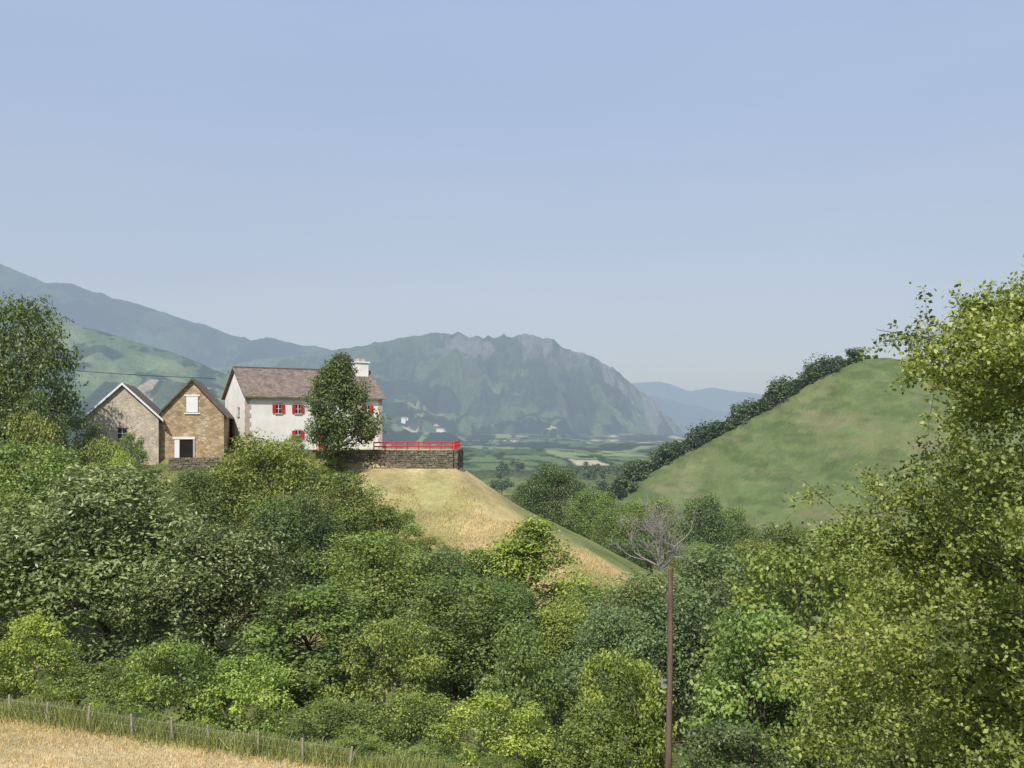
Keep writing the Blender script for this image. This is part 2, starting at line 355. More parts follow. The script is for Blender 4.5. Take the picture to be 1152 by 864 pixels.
class Builder:
    def __init__(s): s.V = []; s.F = []; s.M = []; s.T = []; s.n = 0
    def add(s, V, F, m, tone=0.5):
        s.V.append(V); s.F.append(F+s.n); s.n += len(V); s.M.append(np.full(len(F), m)); s.T.append(np.zeros(len(F))+tone)
    def mesh(s, name, mats): return np_mesh(name, np.concatenate(s.V), np.concatenate(s.F), mats, np.concatenate(s.M), tone=np.concatenate(s.T))
def limb(p0, p1, r0, r1, rg, k=5, sag=0.1):
    p0 = np.array(p0); p1 = np.array(p1); L = np.linalg.norm(p1-p0); P = []
    for i in range(k):
        t = i/(k-1); p = p0*(1-t)+p1*t; p = p+rg.normal(size=3)*L*0.035*(0 < i < k-1); p[2] += L*sag*math.sin(t*math.pi); P.append(p)
    return P, [r0*(1-i/(k-1))+r1*i/(k-1) for i in range(k)]
def broadleaf(name, seed, H=12, Rw=5, cb=0.15, nc=90, nl=260, ls=0.23, shape='round', cr=(0.09, 0.17), aspect=0.55, flowers=0):
    rg = np.random.default_rng(seed); B = Builder()
    P, r = limb((0, 0, -1.5), (rg.normal()*0.3, rg.normal()*0.3, H*0.8), H*0.022, H*0.006, rg, 8, 0); V, F = tube(P, r, 8); B.add(V, F, 0)
    P = np.array(P); cs = []; tries = 0
    while len(cs) < nc and tries < 20000:
        tries += 1
        t = rg.uniform(0, 1)**0.85
        if shape == 'round': w = math.sin(math.pi*min(0.97, 0.16+0.80*t))**0.6
        elif shape == 'cone': w = (1-t)**0.75*min(1, 0.5+t*4)
        elif shape == 'oval': w = (1-t)**0.55*min(1, 0.55+t*2.2)
        elif shape == 'open': w = math.sin(math.pi*min(0.98, 0.1+0.86*t))**0.5
        else: w = math.sqrt(max(0, 1-t*t))
        an = rg.uniform(0, 2*math.pi); w *= (1+0.22*math.sin(an*2+seed)+0.15*math.sin(an*5+seed*2+t*5))
        q = rg.uniform(0.25, 1)**0.45
        c = np.array((math.cos(an)*w*q*Rw*0.88, math.sin(an)*w*q*Rw*0.88, H*(cb+(1-cb)*t*0.95)))
        rad = H*rg.uniform(*cr)*(0.6+0.4*w)
        if shape == 'open' and any(np.linalg.norm(c-o[0]) < 0.55*(rad+o[1]) for o in cs): continue
        cs.append((c, rad))
    for i, (c, rad) in enumerate(cs):
        z0 = max(0.12*H, min(0.78*H, c[2]*0.72-0.2)); k = np.argmin(abs(P[:, 2]-z0))
        if i % 2 == 0 or shape == 'open':
            p, r = limb(P[k], c, H*0.007*(1.1-z0/H), H*0.0012, rg, 5, 0.08); V, F = tube(p, r, 4); B.add(V, F, 0)
        n = int(nl*(rad/(H*0.13))**1.6); d = rg.normal(size=(n, 3)); d /= np.linalg.norm(d, axis=1)[:, None]
        rr = rad*rg.uniform(0.4, 1.12, n)**0.6
        lump = 1+0.28*np.sin(d[:, 0]*5+i)*np.sin(d[:, 1]*5+2*i)+0.2*np.sin(d[:, 2]*7+i*3)
        C = c+d*(rr*lump)[:, None]*np.array((1, 1, 0.72))
        V, F = leaves(C, ls, rg, 0.5, aspect, d)
        tone = np.clip(0.5+0.2*rg.normal()+0.18*rg.normal(size=n), 0, 1); B.add(V, F, 1, tone)
        if flowers and c[2] > H*0.35:
            m = int(n*flowers); dd = d[:m]; up = dd[:, 2] > -0.1; C = c+dd[up]*(rad*1.08*lump[:m][up])[:, None]*np.array((1, 1, 0.75))
            V, F = leaves(C, ls*1.1, rg, 0.2, 0.32, dd[up]); B.add(V, F, 2, 0.5)
    return B.mesh(name, [M_bark, M_leaf]+([M_flower] if flowers else []))

meshes = {
 'oakA': broadleaf("oak_mesh_a", 11, nc=100, nl=330, cr=(0.08, 0.16)),
 'oakB': broadleaf("oak_mesh_b", 12, nc=80, nl=360, cr=(0.09, 0.18)),
 'ash': broadleaf("ash_mesh", 13, nc=80, nl=420, shape='open', cr=(0.08, 0.14), cb=0.18, ls=0.25),
 'yard': broadleaf("yard_tree_mesh", 19, nc=95, nl=480, shape='oval', cb=0.22, cr=(0.07, 0.13), ls=0.27),
 'cone': broadleaf("linden_mesh", 14, nc=110, nl=390, shape='oval', cb=0.04, cr=(0.07, 0.13)),
 'chest': broadleaf("chestnut_mesh", 15, nc=105, nl=340, flowers=0.12, ls=0.24),
 'bush': broadleaf("bush_mesh", 16, H=5, Rw=3.4, cb=0.05, nc=70, nl=240, ls=0.145, shape='dome', cr=(0.08, 0.19)),
 'busb': broadleaf("bush_mesh_b", 26, H=5, Rw=3.4, cb=0.05, nc=58, nl=250, ls=0.16, shape='round', cr=(0.08, 0.18)),
 'lush': broadleaf("lush_mesh", 17, nc=120, nl=330, ls=0.27, cr=(0.07, 0.13), cb=0.08, aspect=0.62),
}
SZ = {k: (12, 5.2) for k in meshes}; SZ['bush'] = (5, 3.5); SZ['busb'] = (5, 3.5)
def plant(name, kind, x, y, top, width, color, rot=None, basez=None):
    if kind == 'bush' and rng.uniform() < 0.45: kind = 'busb'
    H0, R0 = SZ[kind]; z0 = float(ground_h(x, y)) if basez is None else basez
    s = width/2/R0; sz = (top-z0)/H0
    ob = bpy.data.objects.new(name, meshes[kind]); ob.location = (x, y, z0)
    ob.scale = (s, s, sz); ob.rotation_euler = (0, 0, rng.uniform(0, 6.28) if rot is None else rot)
    j = rng.uniform(0.82, 1.22); k = rng.uniform(0.92, 1.12)
    ob.color = (color[0]*j*k, color[1]*j, color[2]*j/k, 1); return link(ob)
G_mid = (0.170, 0.228, 0.056); G_dark = (0.098, 0.143, 0.044); G_bright = (0.24, 0.31, 0.062)
G_blue = (0.142, 0.192, 0.076); G_yel = (0.235, 0.275, 0.070)
T = [
 ("ash_tree", 'ash', -46.5, 92, 12.3, 11.5, G_dark), ("ash_tree", 'ash', -52, 88, 10.0, 9, G_dark), ("ash_tree", 'oakA', -48.5, 90, 6.5, 10, G_dark),
 ("oak_tree", 'oakA', -53, 84, 4.0, 9, G_dark), ("oak_tree", 'oakB', -44, 88, 3.0, 8.5, G_dark),
 ("ash_tree", 'yard', -18.2, 103.4, 8.0, 9.8, (0.092, 0.130, 0.044)),
 ("hazel_bush", 'bush', -36.5, 88, -1.0, 8, G_yel), ("hazel_bush", 'bush', -41, 84, 1.2, 8.5, G_yel), ("hazel_bush", 'bush', -33.5, 84, -2.2, 7, G_bright), ("hazel_bush", 'bush', -42.5, 96, 1.0, 7, G_yel), ("hazel_bush", 'bush', -38.6, 99, -0.6, 4, G_mid),
 ("elder_bush", 'bush', -26.5, 101.5, -1.4, 5.5, G_mid), ("elder_bush", 'bush', -22.5, 101, -0.9, 5.5, G_mid), ("elder_bush", 'bush', -19.4, 102.8, -2.3, 4, G_mid),
 ("ash_tree", 'oakA', -37, 74, -1.0, 11, G_mid), ("ash_tree", 'cone', -30.5, 75, -3.6, 9, G_mid),
 ("oak_tree", 'oakB', -20.5, 82, -0.8, 10.5, G_mid), ("oak_tree", 'oakA', -25.5, 79, -3.4, 8, G_dark), ("oak_tree", 'oakA', -14.5, 84, -3.8, 9, G_mid),
 ("oak_tree", 'oakB', -16.8, 74, -5.2, 9, G_dark), ("elder_bush", 'bush', -10.4, 84, -6.8, 7, G_mid), ("elder_bush", 'bush', -7.0, 80, -9.0, 6, G_mid),
 ("chestnut_tree", 'chest', -25.5, 61, -2.6, 14, G_blue), ("chestnut_tree", 'chest', -17.5, 58, -6.0, 10, G_blue),
 ("ash_tree", 'lush', -33.5, 64, -4, 10, G_mid), ("ash_tree", 'oakA', -9.5, 66, -7.0, 10, G_mid), ("ash_tree", 'lush', -11.5, 56, -9.0, 9, G_mid),
 ("linden_tree", 'cone', 1.6, 70, -6.4, 12.5, G_bright), ("ash_tree", 'oakB', -5.5, 70, -8.8, 8.5, G_dark), ("ash_tree", 'oakA', -3.5, 60, -9.2, 9, G_mid), ("ash_tree", 'oakA', 5.2, 67, -11.0, 7, G_mid), ("linden_tree", 'cone', -2.4, 70, -8.6, 8, G_mid),
 ("ash_tree", 'oakB', -0.5, 65, -10.2, 7, G_dark), ("ash_tree", 'oakB', 3.2, 63, -11.4, 7, G_mid), ("elder_bush", 'bush', 4.8, 76, -12.0, 6, G_mid), ("elder_bush", 'bush', 8.6, 80, -13.2, 6, G_dark),
 ("oak_tree", 'oakB', 9.5, 66, -9.8, 10, G_blue), ("oak_tree", 'oakA', 6.0, 58, -10.6, 8, G_blue), ("willow_tree", 'oakA', 13.0, 60, -7.4, 11, G_blue),
 ("oak_tree", 'oakB', 12.5, 76, -12, 9, G_dark), ("oak_tree", 'oakA', 21, 82, -9.5, 11, G_mid), ("oak_tree", 'oakB', 30, 86, -8.2, 12, G_mid),
 ("walnut_tree", 'lush', 16, 52, -5.6, 11, G_mid), ("walnut_tree", 'lush', 21.5, 50, -4.6, 10, G_bright), ("walnut_tree", 'lush', 11.5, 46, -8.2, 8, G_mid),
 ("maple_tree", 'lush', 15, 38, -5.0, 8, G_mid), ("maple_tree", 'lush', 20, 40, -2.8, 9, G_mid), ("maple_tree", 'oakA', 13.6, 32, -4.6, 6.5, G_mid),
 ("hazel_bush", 'bush', -15.8, 45.5, -9.8, 6.5, G_bright), ("hazel_bush", 'bush', -12, 44.5, -10.4, 6, G_bright), ("hazel_bush", 'bush', -23.5, 48, -9.2, 6.5, G_bright),
 ("bramble_bush", 'bush', -19.5, 46.5, -11.2, 6, G_mid), ("bramble_bush", 'bush', -8.2, 43.5, -12.2, 6, G_mid), ("hazel_bush", 'bush', -27, 49, -10.5, 6, G_mid),
 ("bramble_bush", 'bush', -18.2, 43.0, -12.3, 3, G_mid), ("bramble_bush", 'bush', -13.6, 42.0, -12.7, 3.2, G_yel), ("bramble_bush", 'bush', -10.6, 41.3, -13.0, 2.6, G_mid), ("bramble_bush", 'bush', -21.4, 43.9, -12.0, 2.6, G_yel), ("bramble_bush", 'bush', -6.4, 41.0, -13.0, 3.5, G_mid),
 ("bramble_bush", 'bush', -16.4, 42.4, -12.4, 2.4, G_dark), ("bramble_bush", 'bush', -11.9, 41.3, -12.9, 2.2, G_dark), ("bramble_bush", 'bush', -8.4, 40.4, -13.1, 2.6, G_yel), ("bramble_bush", 'bush', -3.6, 40.2, -13.2, 3.4, G_mid), ("bramble_bush", 'bush', -0.8, 39.6, -13.4, 3.0, G_mid),
 ("bramble_bush", 'bush', -4.6, 44, -12.0, 6, G_mid), ("bramble_bush", 'bush', -0.8, 43, -11.8, 6.5, G_bright), ("bramble_bush", 'bush', 3.4, 43, -12.2, 6.5, G_mid),
 ("hazel_bush", 'bush', 0.5, 50, -10.2, 7, G_mid), ("hazel_bush", 'bush', -6.5, 51, -10.0, 7.5, G_mid), ("hazel_bush", 'bush', 5.5, 50, -11.2, 6.5, G_bright), ("hazel_bush", 'bush', 9, 40, -12.0, 6, G_blue),
 ("oak_tree", 'oakB', 8, 176, -6.9, 13.5, G_dark), ("oak_tree", 'oakA', 2.5, 180, -10.5, 9, G_dark), ("oak_tree", 'oakA', 14, 172, -11, 11, G_mid),
 ("oak_tree", 'oakA', 22, 152, -11.0, 12, G_mid), ("oak_tree", 'oakB', 29.5, 150, -10.5, 11, G_dark), ("oak_tree", 'oakB', 34.5, 156, -13.0, 11, G_mid), ("oak_tree", 'oakA', 17, 160, -13, 9, G_mid),
 ("oak_tree", 'oakA', 16.5, 140, -16.0, 9, G_dark), ("oak_tree", 'oakB', 25, 132, -16.0, 10, G_mid), ("oak_tree", 'oakA', 33, 130, -15, 11, G_mid), ("oak_tree", 'oakB', 42, 150, -15, 13, G_dark), ("oak_tree", 'oakA', 50, 150, -15, 13, G_mid),
 ("oak_tree", 'oakB', 18.5, 112, -17.2, 9, G_mid), ("oak_tree", 'oakA', 22.5, 116, -16.5, 7, G_dark),
]
for t in T: plant(*t)

def crown_mass(name, pts, nleaf, ls, color, seed):
    rg = np.random.default_rng(seed); B = Builder()
    for (x, y, z, h, w) in pts:
        V, F = tube([(x, y, z-1), (x, y, z+h*0.6)], [0.25, 0.12], 5); B.add(V, F, 0)
        tb = rg.normal()*0.15
        for _ in range(9):
            an = rg.uniform(0, 6.28); q = rg.uniform(0, 1)**0.5; t = rg.uniform(0.2, 0.85)
            c = np.array((x+math.cos(an)*q*w*0.32, y+math.sin(an)*q*w*0.32, z+h*t)); r = w*rg.uniform(0.18, 0.3)
            n = nleaf//9; d = rg.normal(size=(n, 3)); d /= np.linalg.norm(d, axis=1)[:, None]
            V, F = leaves(c+d*(r*rg.uniform(0.5, 1.1, n))[:, None]*np.array((1, 1, .8)), ls, rg, 0.5, 0.7, d)
            B.add(V, F, 1, np.clip(0.45+tb+0.15*rg.normal()+0.15*rg.normal(size=n), 0, 1))
    ob = link(bpy.data.objects.new(name, B.mesh(name, [M_bark, M_leaf]))); ob.color = (*color, 1); return ob
pts = []
for i in range(190):
    x = 24+100*(i+rng.uniform(0, 1))/190; y = 330+rng.uniform(0, 8); h = rng.uniform(6.0, 9.5)*(0.85+0.25*math.sin(x*0.5))
    if x > 110: h *= 0.6
    if x > 118: h *= 0.7
    pts.append((x, y, h_hill(x, y)-0.5, h, h*rng.uniform(0.85, 1.2)))
for i in range(6):
    x = rng.uniform(26, 40); y = 330-rng.uniform(1, 6); h = rng.uniform(4, 6); pts.append((x, y, h_hill(x, y)-0.5, h, h))
crown_mass("distant_trees", pts, 380, 0.75, (0.078, 0.115, 0.044), 5)
pts = []
for i in range(30):
    x = rng.uniform(26, 95); y = rng.uniform(225, 245); pts.append((x, y, float(ground_h(x, y)), rng.uniform(6, 10), rng.uniform(7, 9)))
crown_mass("distant_trees", pts, 700, 0.6, (0.11, 0.158, 0.052), 6)
pts = []
for i in range(50):
    y = rng.uniform(450, 1000); x = y*rng.uniform(-0.02, 0.14); h = rng.uniform(6, 10); pts.append((x, y, float(ground_h(x, y)), h, h*1.1))
crown_mass("distant_trees", pts, 220, 1.6, (0.08, 0.12, 0.045), 8)
# hedgerow and field trees over the valley hillsides
pts = []
for i in range(1100):
    k = i % 3
    if k == 0: x = rng.uniform(-520, 360); y = rng.uniform(2600, 3080); z = h_v1(x, y)
    elif k == 1: x = rng.uniform(-420, 280); y = rng.uniform(1950, 2390); z = h_v3(x, y)
    else: x = rng.uniform(-330, 200); y = rng.uniform(1350, 1690); z = h_v2(x, y)
    if fbm(np.array([x/90.]), np.array([y/90.]), 808, 3)[0] < 0.5: continue
    h = rng.uniform(9, 16); pts.append((x, y, z-1, h, h*1.4))
crown_mass("distant_trees", pts, 80, 4.4, (0.036, 0.058, 0.026), 9)

# scattered farmsteads down in the valley
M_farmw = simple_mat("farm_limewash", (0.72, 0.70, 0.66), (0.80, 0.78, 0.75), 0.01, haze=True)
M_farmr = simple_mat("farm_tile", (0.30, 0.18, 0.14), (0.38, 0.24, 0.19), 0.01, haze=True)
def farms(name, spots, seed):
    rg = np.random.default_rng(seed); B = Builder()
    for (x, y, z) in spots:
        for _ in range(rg.integers(1, 4)):
            cx = x+rg.normal()*16; cy = y+rg.normal()*12; L = rg.uniform(10, 17); W = rg.uniform(8, 10); h = rg.uniform(6, 8); a = rg.uniform(-0.7, 0.7)
            P = [(-L/2, -W/2, -8), (L/2, -W/2, -8), (L/2, W/2, -8), (-L/2, W/2, -8), (-L/2, -W/2, h), (L/2, -W/2, h), (L/2, W/2, h), (-L/2, W/2, h), (-L/2, 0, h+4), (L/2, 0, h+4)]
            V = np.array([(cx+p[0]*math.cos(a)-p[1]*math.sin(a), cy+p[0]*math.sin(a)+p[1]*math.cos(a), z+p[2]) for p in P])
            B.add(V, np.array([(0, 1, 5, 4), (2, 3, 7, 6), (3, 0, 4, 7), (1, 2, 6, 5)]), 0)
            up1 = np.array((0, 0, .1))
            R4 = np.array([V[4]+up1, V[5]+up1, V[9]+up1, V[8]+up1, V[8]+up1, V[9]+up1, V[6]+up1, V[7]+up1])
            B.add(R4, np.array([(0, 1, 2, 3), (4, 5, 6, 7)]), 1)
    link(bpy.data.objects.new(name, B.mesh(name, [M_farmw, M_farmr])))
sp_ = []
for i in range(26):
    x = rng.uniform(-420, 300); y = rng.uniform(2650, 2980); sp_.append((x, y, h_v1(x, y)))
for i in range(18):
    x = rng.uniform(-330, 220); y = rng.uniform(2050, 2330); sp_.append((x, y, h_v3(x, y)))
for i in range(8):
    x = rng.uniform(-230, 130); y = rng.uniform(1450, 1660); sp_.append((x, y, h_v2(x, y)))
farms("valley_farmhouses", sp_, 4)

def dead_tree(name, x, y, H, seed):
    rg = np.random.default_rng(seed); B = Builder()
    def grow(p, d, L, r, lvl):
        d = d/np.linalg.norm(d); P = [p]; q = p.copy()
        for i in range(4):
            d = d+rg.normal(size=3)*0.12; d[2] += 0.05; d /= np.linalg.norm(d); q = q+d*L/4; P.append(q.copy())
        V, F = tube(P, list(np.linspace(r, r*0.5, 5)), 4); B.add(V, F, 0)
        if lvl < 5:
            for i in range(3 if lvl else 8):
                nd = d+rg.normal(size=3)*(0.75 if lvl == 0 else 0.55); nd[2] += 0.12
                grow(P[rg.integers(1, 5)], nd, L*rg.uniform(0.6, 0.82), max(r*0.5, 0.02), lvl+1)
    grow(np.array((0., 0., -1.)), np.array((0, 0, 1.)), H*0.36, 0.34, 0)
    ob = link(bpy.data.objects.new(name, B.mesh(name, [M_dead]))); ob.location = (x, y, float(ground_h(x, y))); return ob
dead_tree("dead_tree", 19.0, 124, 15.5, 12)

# near birch on the right
def birch(name, x, y, seed, H=9.7, color=(0.215, 0.255, 0.064)):
    rg = np.random.default_rng(seed); B = Builder()
    P, r = limb((0, 0, -0.6), (0.2, 0.1, H), 0.15, 0.015, rg, 14, 0); V, F = tube(P, r, 8); B.add(V, F, 0); P = np.array(P)
    for i in range(230):
        t = rg.uniform(0.06, 0.99); z = H*t; p0 = np.array([np.interp(z, P[:, 2], P[:, k]) for k in range(3)])
        L = 4.1*(math.sin(math.pi*min(1, 0.28+0.60*t)))**0.8*rg.uniform(0.55, 1.12)+0.3; an = i*2.399+rg.normal()*0.3
        rise = rg.uniform(0.05, 0.5); d = np.array((math.cos(an), math.sin(an), rise)); d /= np.linalg.norm(d)
        p1 = p0+d*L; BP, br = limb(p0, p1, 0.03*(1.2-t), 0.005, rg, 6, 0.07); V, F = tube(BP, br, 4); B.add(V, F, 0); BP = np.array(BP)
        bt = 0.16*rg.normal()
        for j in range(16):
            s = rg.uniform(0.3, 1.0)*5; k = min(4, int(s)); q0 = BP[k]*(1-(s-k))+BP[k+1]*(s-k)
            dd = d*0.7+rg.normal(size=3)*0.6; dd[2] -= 0.05; dd /= np.linalg.norm(dd); tl = rg.uniform(0.3, 0.85)
            q1 = q0+dd*tl; q1[2] -= 0.12*tl; V, F = tube([q0, q1], [0.005, 0.002], 3); B.add(V, F, 0)
            n = int(50*tl/0.6); u = rg.uniform(0.0, 1.05, n)[:, None]; C = q0+(q1-q0)*u+rg.normal(size=(n, 3))*0.085
            V, F = leaves(C, 0.078, rg, 0.25, 0.66); B.add(V, F, 1, np.clip(0.5+bt+0.2*rg.normal(size=n), 0, 1))
    ob = link(bpy.data.objects.new(name, B.mesh(name, [M_bark, M_leaf]))); ob.location = (x, y, float(ground_h(x, y))); ob.color = (*color, 1); return ob
birch("birch_tree", 8.8, 15.0, 42)

# ------------------------------------------------------------------ buildings
def empty(name, loc, rz):
    e = bpy.data.objects.new(name, None); e.location = loc; e.rotation_euler = (0, 0, rz); return link(e)
def box(name, x0, x1, y0, y1, z0, z1, mat, parent):
    V = [(x, y, z) for z in (z0, z1) for y in (y0, y1) for x in (x0, x1)]
    F = [(0, 2, 3, 1), (4, 5, 7, 6), (0, 1, 5, 4), (2, 6, 7, 3), (0, 4, 6, 2), (1, 3, 7, 5)]
    me = bpy.data.meshes.new(name); me.from_pydata(V, [], F); me.materials.append(mat); return link(bpy.data.objects.new(name, me), parent)
def poly(name, V, F, mat, parent):
    me = bpy.data.meshes.new(name); me.from_pydata(V, [], F); me.materials.append(mat); return link(bpy.data.objects.new(name, me), parent)
def gable_walls(L, W, zb, ze, zr, axis, mat, parent):
    if axis == 'x':
        V = [(0, 0, zb), (L, 0, zb), (L, W, zb), (0, W, zb), (0, 0, ze), (L, 0, ze), (L, W, ze), (0, W, ze), (0, W/2, zr), (L, W/2, zr)]
        F = [(0, 1, 5, 4), (2, 3, 7, 6), (3, 0, 4, 8, 7), (1, 2, 6, 9, 5), (4, 5, 9, 8), (6, 7, 8, 9)]
    else:
        V = [(0, 0, zb), (L, 0, zb), (L, W, zb), (0, W, zb), (0, 0, ze), (L, 0, ze), (L, W, ze), (0, W, ze), (L/2, 0, zr), (L/2, W, zr)]
        F = [(0, 1, 5, 8, 4), (2, 3, 7, 9, 6), (3, 0, 4, 7), (1, 2, 6, 5), (4, 8, 9, 7), (8, 5, 6, 9)]
    return poly("walls", V, F, mat, parent)
def roof_slab(L, W, ze, zr, axis, mat, parent, ov=0.45, og=0.35, th=0.18, lift=0.05):
    span = W/2 if axis == 'x' else L/2; k = (zr-ze)/span
    for side in (0, 1):
        def pt(a, s, up):
            z = zr-k*s+lift+up; c = (span-s) if side == 0 else (span+s)
            return (a, c, z) if axis == 'x' else (c, a, z)
        a0, a1 = -og, (L if axis == 'x' else W)+og; s1 = span+ov
        V = [pt(a0, 0, 0), pt(a1, 0, 0), pt(a1, s1, 0), pt(a0, s1, 0), pt(a0, 0, th), pt(a1, 0, th), pt(a1, s1, th), pt(a0, s1, th)]
        F = [(0, 1, 2, 3), (7, 6, 5, 4), (0, 4, 5, 1), (1, 5, 6, 2), (2, 6, 7, 3), (3, 7, 4, 0)]
        poly("roof_slope_%d" % (side+1), V, F, mat, parent)
def window(s, zc, w, h, parent, face='front', shutters=True, frame=M_quoin):
    def bx(n, a0, a1, p0, p1, z0, z1, m):
        if face == 'front': box(n, a0, a1, -p1, -p0, z0, z1, m, parent)
        else: box(n, -p1, -p0, a0, a1, z0, z1, m, parent)
    bx("window_sill", s-w/2-0.15, s+w/2+0.15, 0.0, 0.12, zc-h/2-0.14, zc-h/2, frame)
    bx("window_lintel", s-w/2-0.15, s+w/2+0.15, 0.0, 0.06, zc+h/2, zc+h/2+0.16, frame)
    bx("window_glass", s-w/2, s+w/2, 0.003, 0.012, zc-h/2, zc+h/2, M_glass)
    bx("window_mullion", s-0.03, s+0.03, 0.014, 0.04, zc-h/2, zc+h/2, M_whitep)
    bx("window_bar", s-w/2, s-0.031, 0.014, 0.036, zc-0.025, zc+0.025, M_whitep)
    bx("window_bar", s+0.031, s+w/2, 0.014, 0.036, zc-0.025, zc+0.025, M_whitep)
    if shutters:
        bx("shutter", s-w/2-0.42, s-w/2-0.0, 0.062, 0.11, zc-h/2+0.002, zc+h/2-0.002, M_red); bx("shutter", s+w/2, s+w/2+0.42, 0.062, 0.11, zc-h/2+0.002, zc+h/2-0.002, M_red)
# white farmhouse
hs = empty("white_farmhouse", (-29.9, 110, -2.7), R(31))
L, W = 16.5, 9.0
gable_walls(L, W, -1.5, 6.2, 9.4, 'x', M_white, hs)
roof_slab(L, W, 6.2, 9.4, 'x', M_roof, hs)
box("ridge_tiles", -0.3, L+0.3, W/2-0.14, W/2+0.14, 9.5, 9.72, M_roof2, hs)
for s in (3.7, 6.0, 9.0, 14.6): window(s, 4.75, 0.6, 1.0, hs)
for s in (6.0, 14.6): window(s, 1.75, 0.6, 1.0, hs)
box("door", 8.45, 9.55, -0.08, -0.003, -0.2, 2.2, M_red, hs); box("door_lintel", 8.2, 9.8, -0.1, 0, 2.2, 2.45, M_quoin, hs)
for s, z in ((3.0, 4.4), (5.8, 1.4)): window(s, z, 0.6, 0.9, hs, 'left', shutters=(z < 2))
for k in range(14):   # corner quoins
    w = 0.55 if k % 2 else 0.35
    box("quoin", -0.03, w, -0.03, 0.0, -0.6+k*0.48, -0.6+k*0.48+0.46, M_quoin, hs)
    box("quoin", L-w, L+0.03, -0.03, 0.0, -0.6+k*0.48, -0.6+k*0.48+0.46, M_quoin, hs)
    box("quoin", -0.03, 0.0, 0.0, (0.35 if k % 2 else 0.55), -0.6+k*0.48, -0.6+k*0.48+0.46, M_quoin, hs)
box("chimney_stack", L-1.9, L-0.3, W/2-1.0, W/2+0.6, 8.0, 10.6, M_white, hs); box("chimney_cap", L-2.05, L-0.15, W/2-1.15, W/2+0.75, 10.6, 10.75, M_whitep, hs)
for dx in (0.45, 1.15): box("chimney_pot", L-0.3-dx-0.2, L-0.3-dx+0.2, W/2-0.45, W/2-0.05, 10.75, 11.15, M_quoin, hs)

def barn(name, loc, rz, L, W, zb, ze, zr, wall, roof, verge):
    e = empty(name, loc, rz); gable_walls(L, W, zb, ze, zr, 'y', wall, e); roof_slab(L, W, ze, zr, 'y', roof, e, ov=0.5, og=0.3)
    k = (zr-ze)/(L/2)
    for sgn in (-1, 1):
        s1 = L/2+0.52; c = L/2
        V = []
        for y in (-0.34, -0.303):
            for (s, dz) in ((0, 0.26), (s1, 0.26), (s1, 0.0), (0, 0.0)): V.append((c+sgn*s, y, zr-k*s+dz))
        poly("verge_board", V, [(0, 1, 2, 3), (4, 7, 6, 5), (0, 4, 5, 1), (1, 5, 6, 2), (2, 6, 7, 3), (3, 7, 4, 0)], verge, e)
    return e
b1 = barn("stone_barn", (-37.8, 105, -3.7), R(12), 6.6, 10, -1, 5.1, 8.7, M_stone, M_roof2, M_roof2)
window(3.3, 6.1, 1.3, 1.8, b1, shutters=False, frame=M_whitep)
box("white_shutter", 2.7, 3.9, -0.09, -0.041, 5.25, 6.95, M_whitep, b1)
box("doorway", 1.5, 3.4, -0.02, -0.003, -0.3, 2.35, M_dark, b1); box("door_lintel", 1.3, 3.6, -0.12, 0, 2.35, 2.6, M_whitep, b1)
box("door_jamb", 3.4, 3.6, -0.1, 0, -0.3, 2.349, M_quoin, b1); box("door_leaf", 1.5, 2.0, -0.1, -0.05, -0.3, 2.3, M_whitep, b1)
b2 = barn("cream_barn", (-44.6, 102.3, -3.9), R(14), 7.2, 10, -1, 4.9, 8.3, M_cream, M_roof2, M_whitep)
window(3.6, 3.2, 0.9, 1.1, b2, shutters=False, frame=M_quoin)

def stone_wall(name, segs, z0, z1, th, seed):
    rg = np.random.default_rng(seed); B = Builder()
    F0 = np.array([(0, 2, 3, 1), (4, 5, 7, 6), (0, 1, 5, 4), (2, 6, 7, 3), (0, 4, 6, 2), (1, 3, 7, 5)])
    for (ax, ay, bx_, by) in segs:
        d = np.array((bx_-ax, by-ay)); Ls = np.linalg.norm(d); d /= Ls; nrm = np.array((-d[1], d[0])); z = z0
        while z < z1-0.05:
            hh = min(rg.uniform(0.16, 0.3), z1-z+rg.uniform(-0.02, 0.06)); s = 0
            while s < Ls:
                w = rg.uniform(0.25, 0.7); e = min(Ls, s+w); o = rg.uniform(-0.05, 0.05)
                V = []
                for zz in (z+0.01, z+hh-0.012):
                    for t in (-th/2+o, th/2+o):
                        for q in (s+0.01, e-0.012):
                            p = np.array((ax, ay))+d*q+nrm*t; V.append((p[0]+rg.normal()*0.012, p[1]+rg.normal()*0.012, zz+rg.normal()*0.012))
                B.add(np.array(V), F0, 0); s = e
            z += hh
    return link(bpy.data.objects.new(name, B.mesh(name, [M_wallst])))
stone_wall("terrace_wall", [(-22, 105.6, -6.3, 105.2), (-6.15, 105.2, -6.15, 117)], -5.6, -2.5, 0.6, 1)
stone_wall("garden_wall", [(-36, 102.6, -29.5, 103.6)], -4.6, -3.3, 0.5, 2)
rl = empty("red_railing", (0, 0, 0), 0)
def rail_run(x0, y0, x1, y1, n):
    d = Vector((x1-x0, y1-y0, 0)); ang = math.atan2(d.y, d.x); Ls = d.length
    sub = bpy.data.objects.new("railing_run", None); sub.location = (x0, y0, -2.5); sub.rotation_euler = (0, 0, ang); link(sub, rl)
    for i in range(n+1):
        s = Ls*i/n; box("rail_post", s-0.05, s+0.05, -0.05, 0.05, 0, 0.9, M_red, sub)
    for z in (0.35, 0.78): box("rail_bar", 0, Ls, -0.085, -0.052, z-0.07, z+0.07, M_red, sub)
rail_run(-14.9, 105.45, -6.4, 105.25, 7); rail_run(-6.2, 105.4, -6.2, 116, 8)

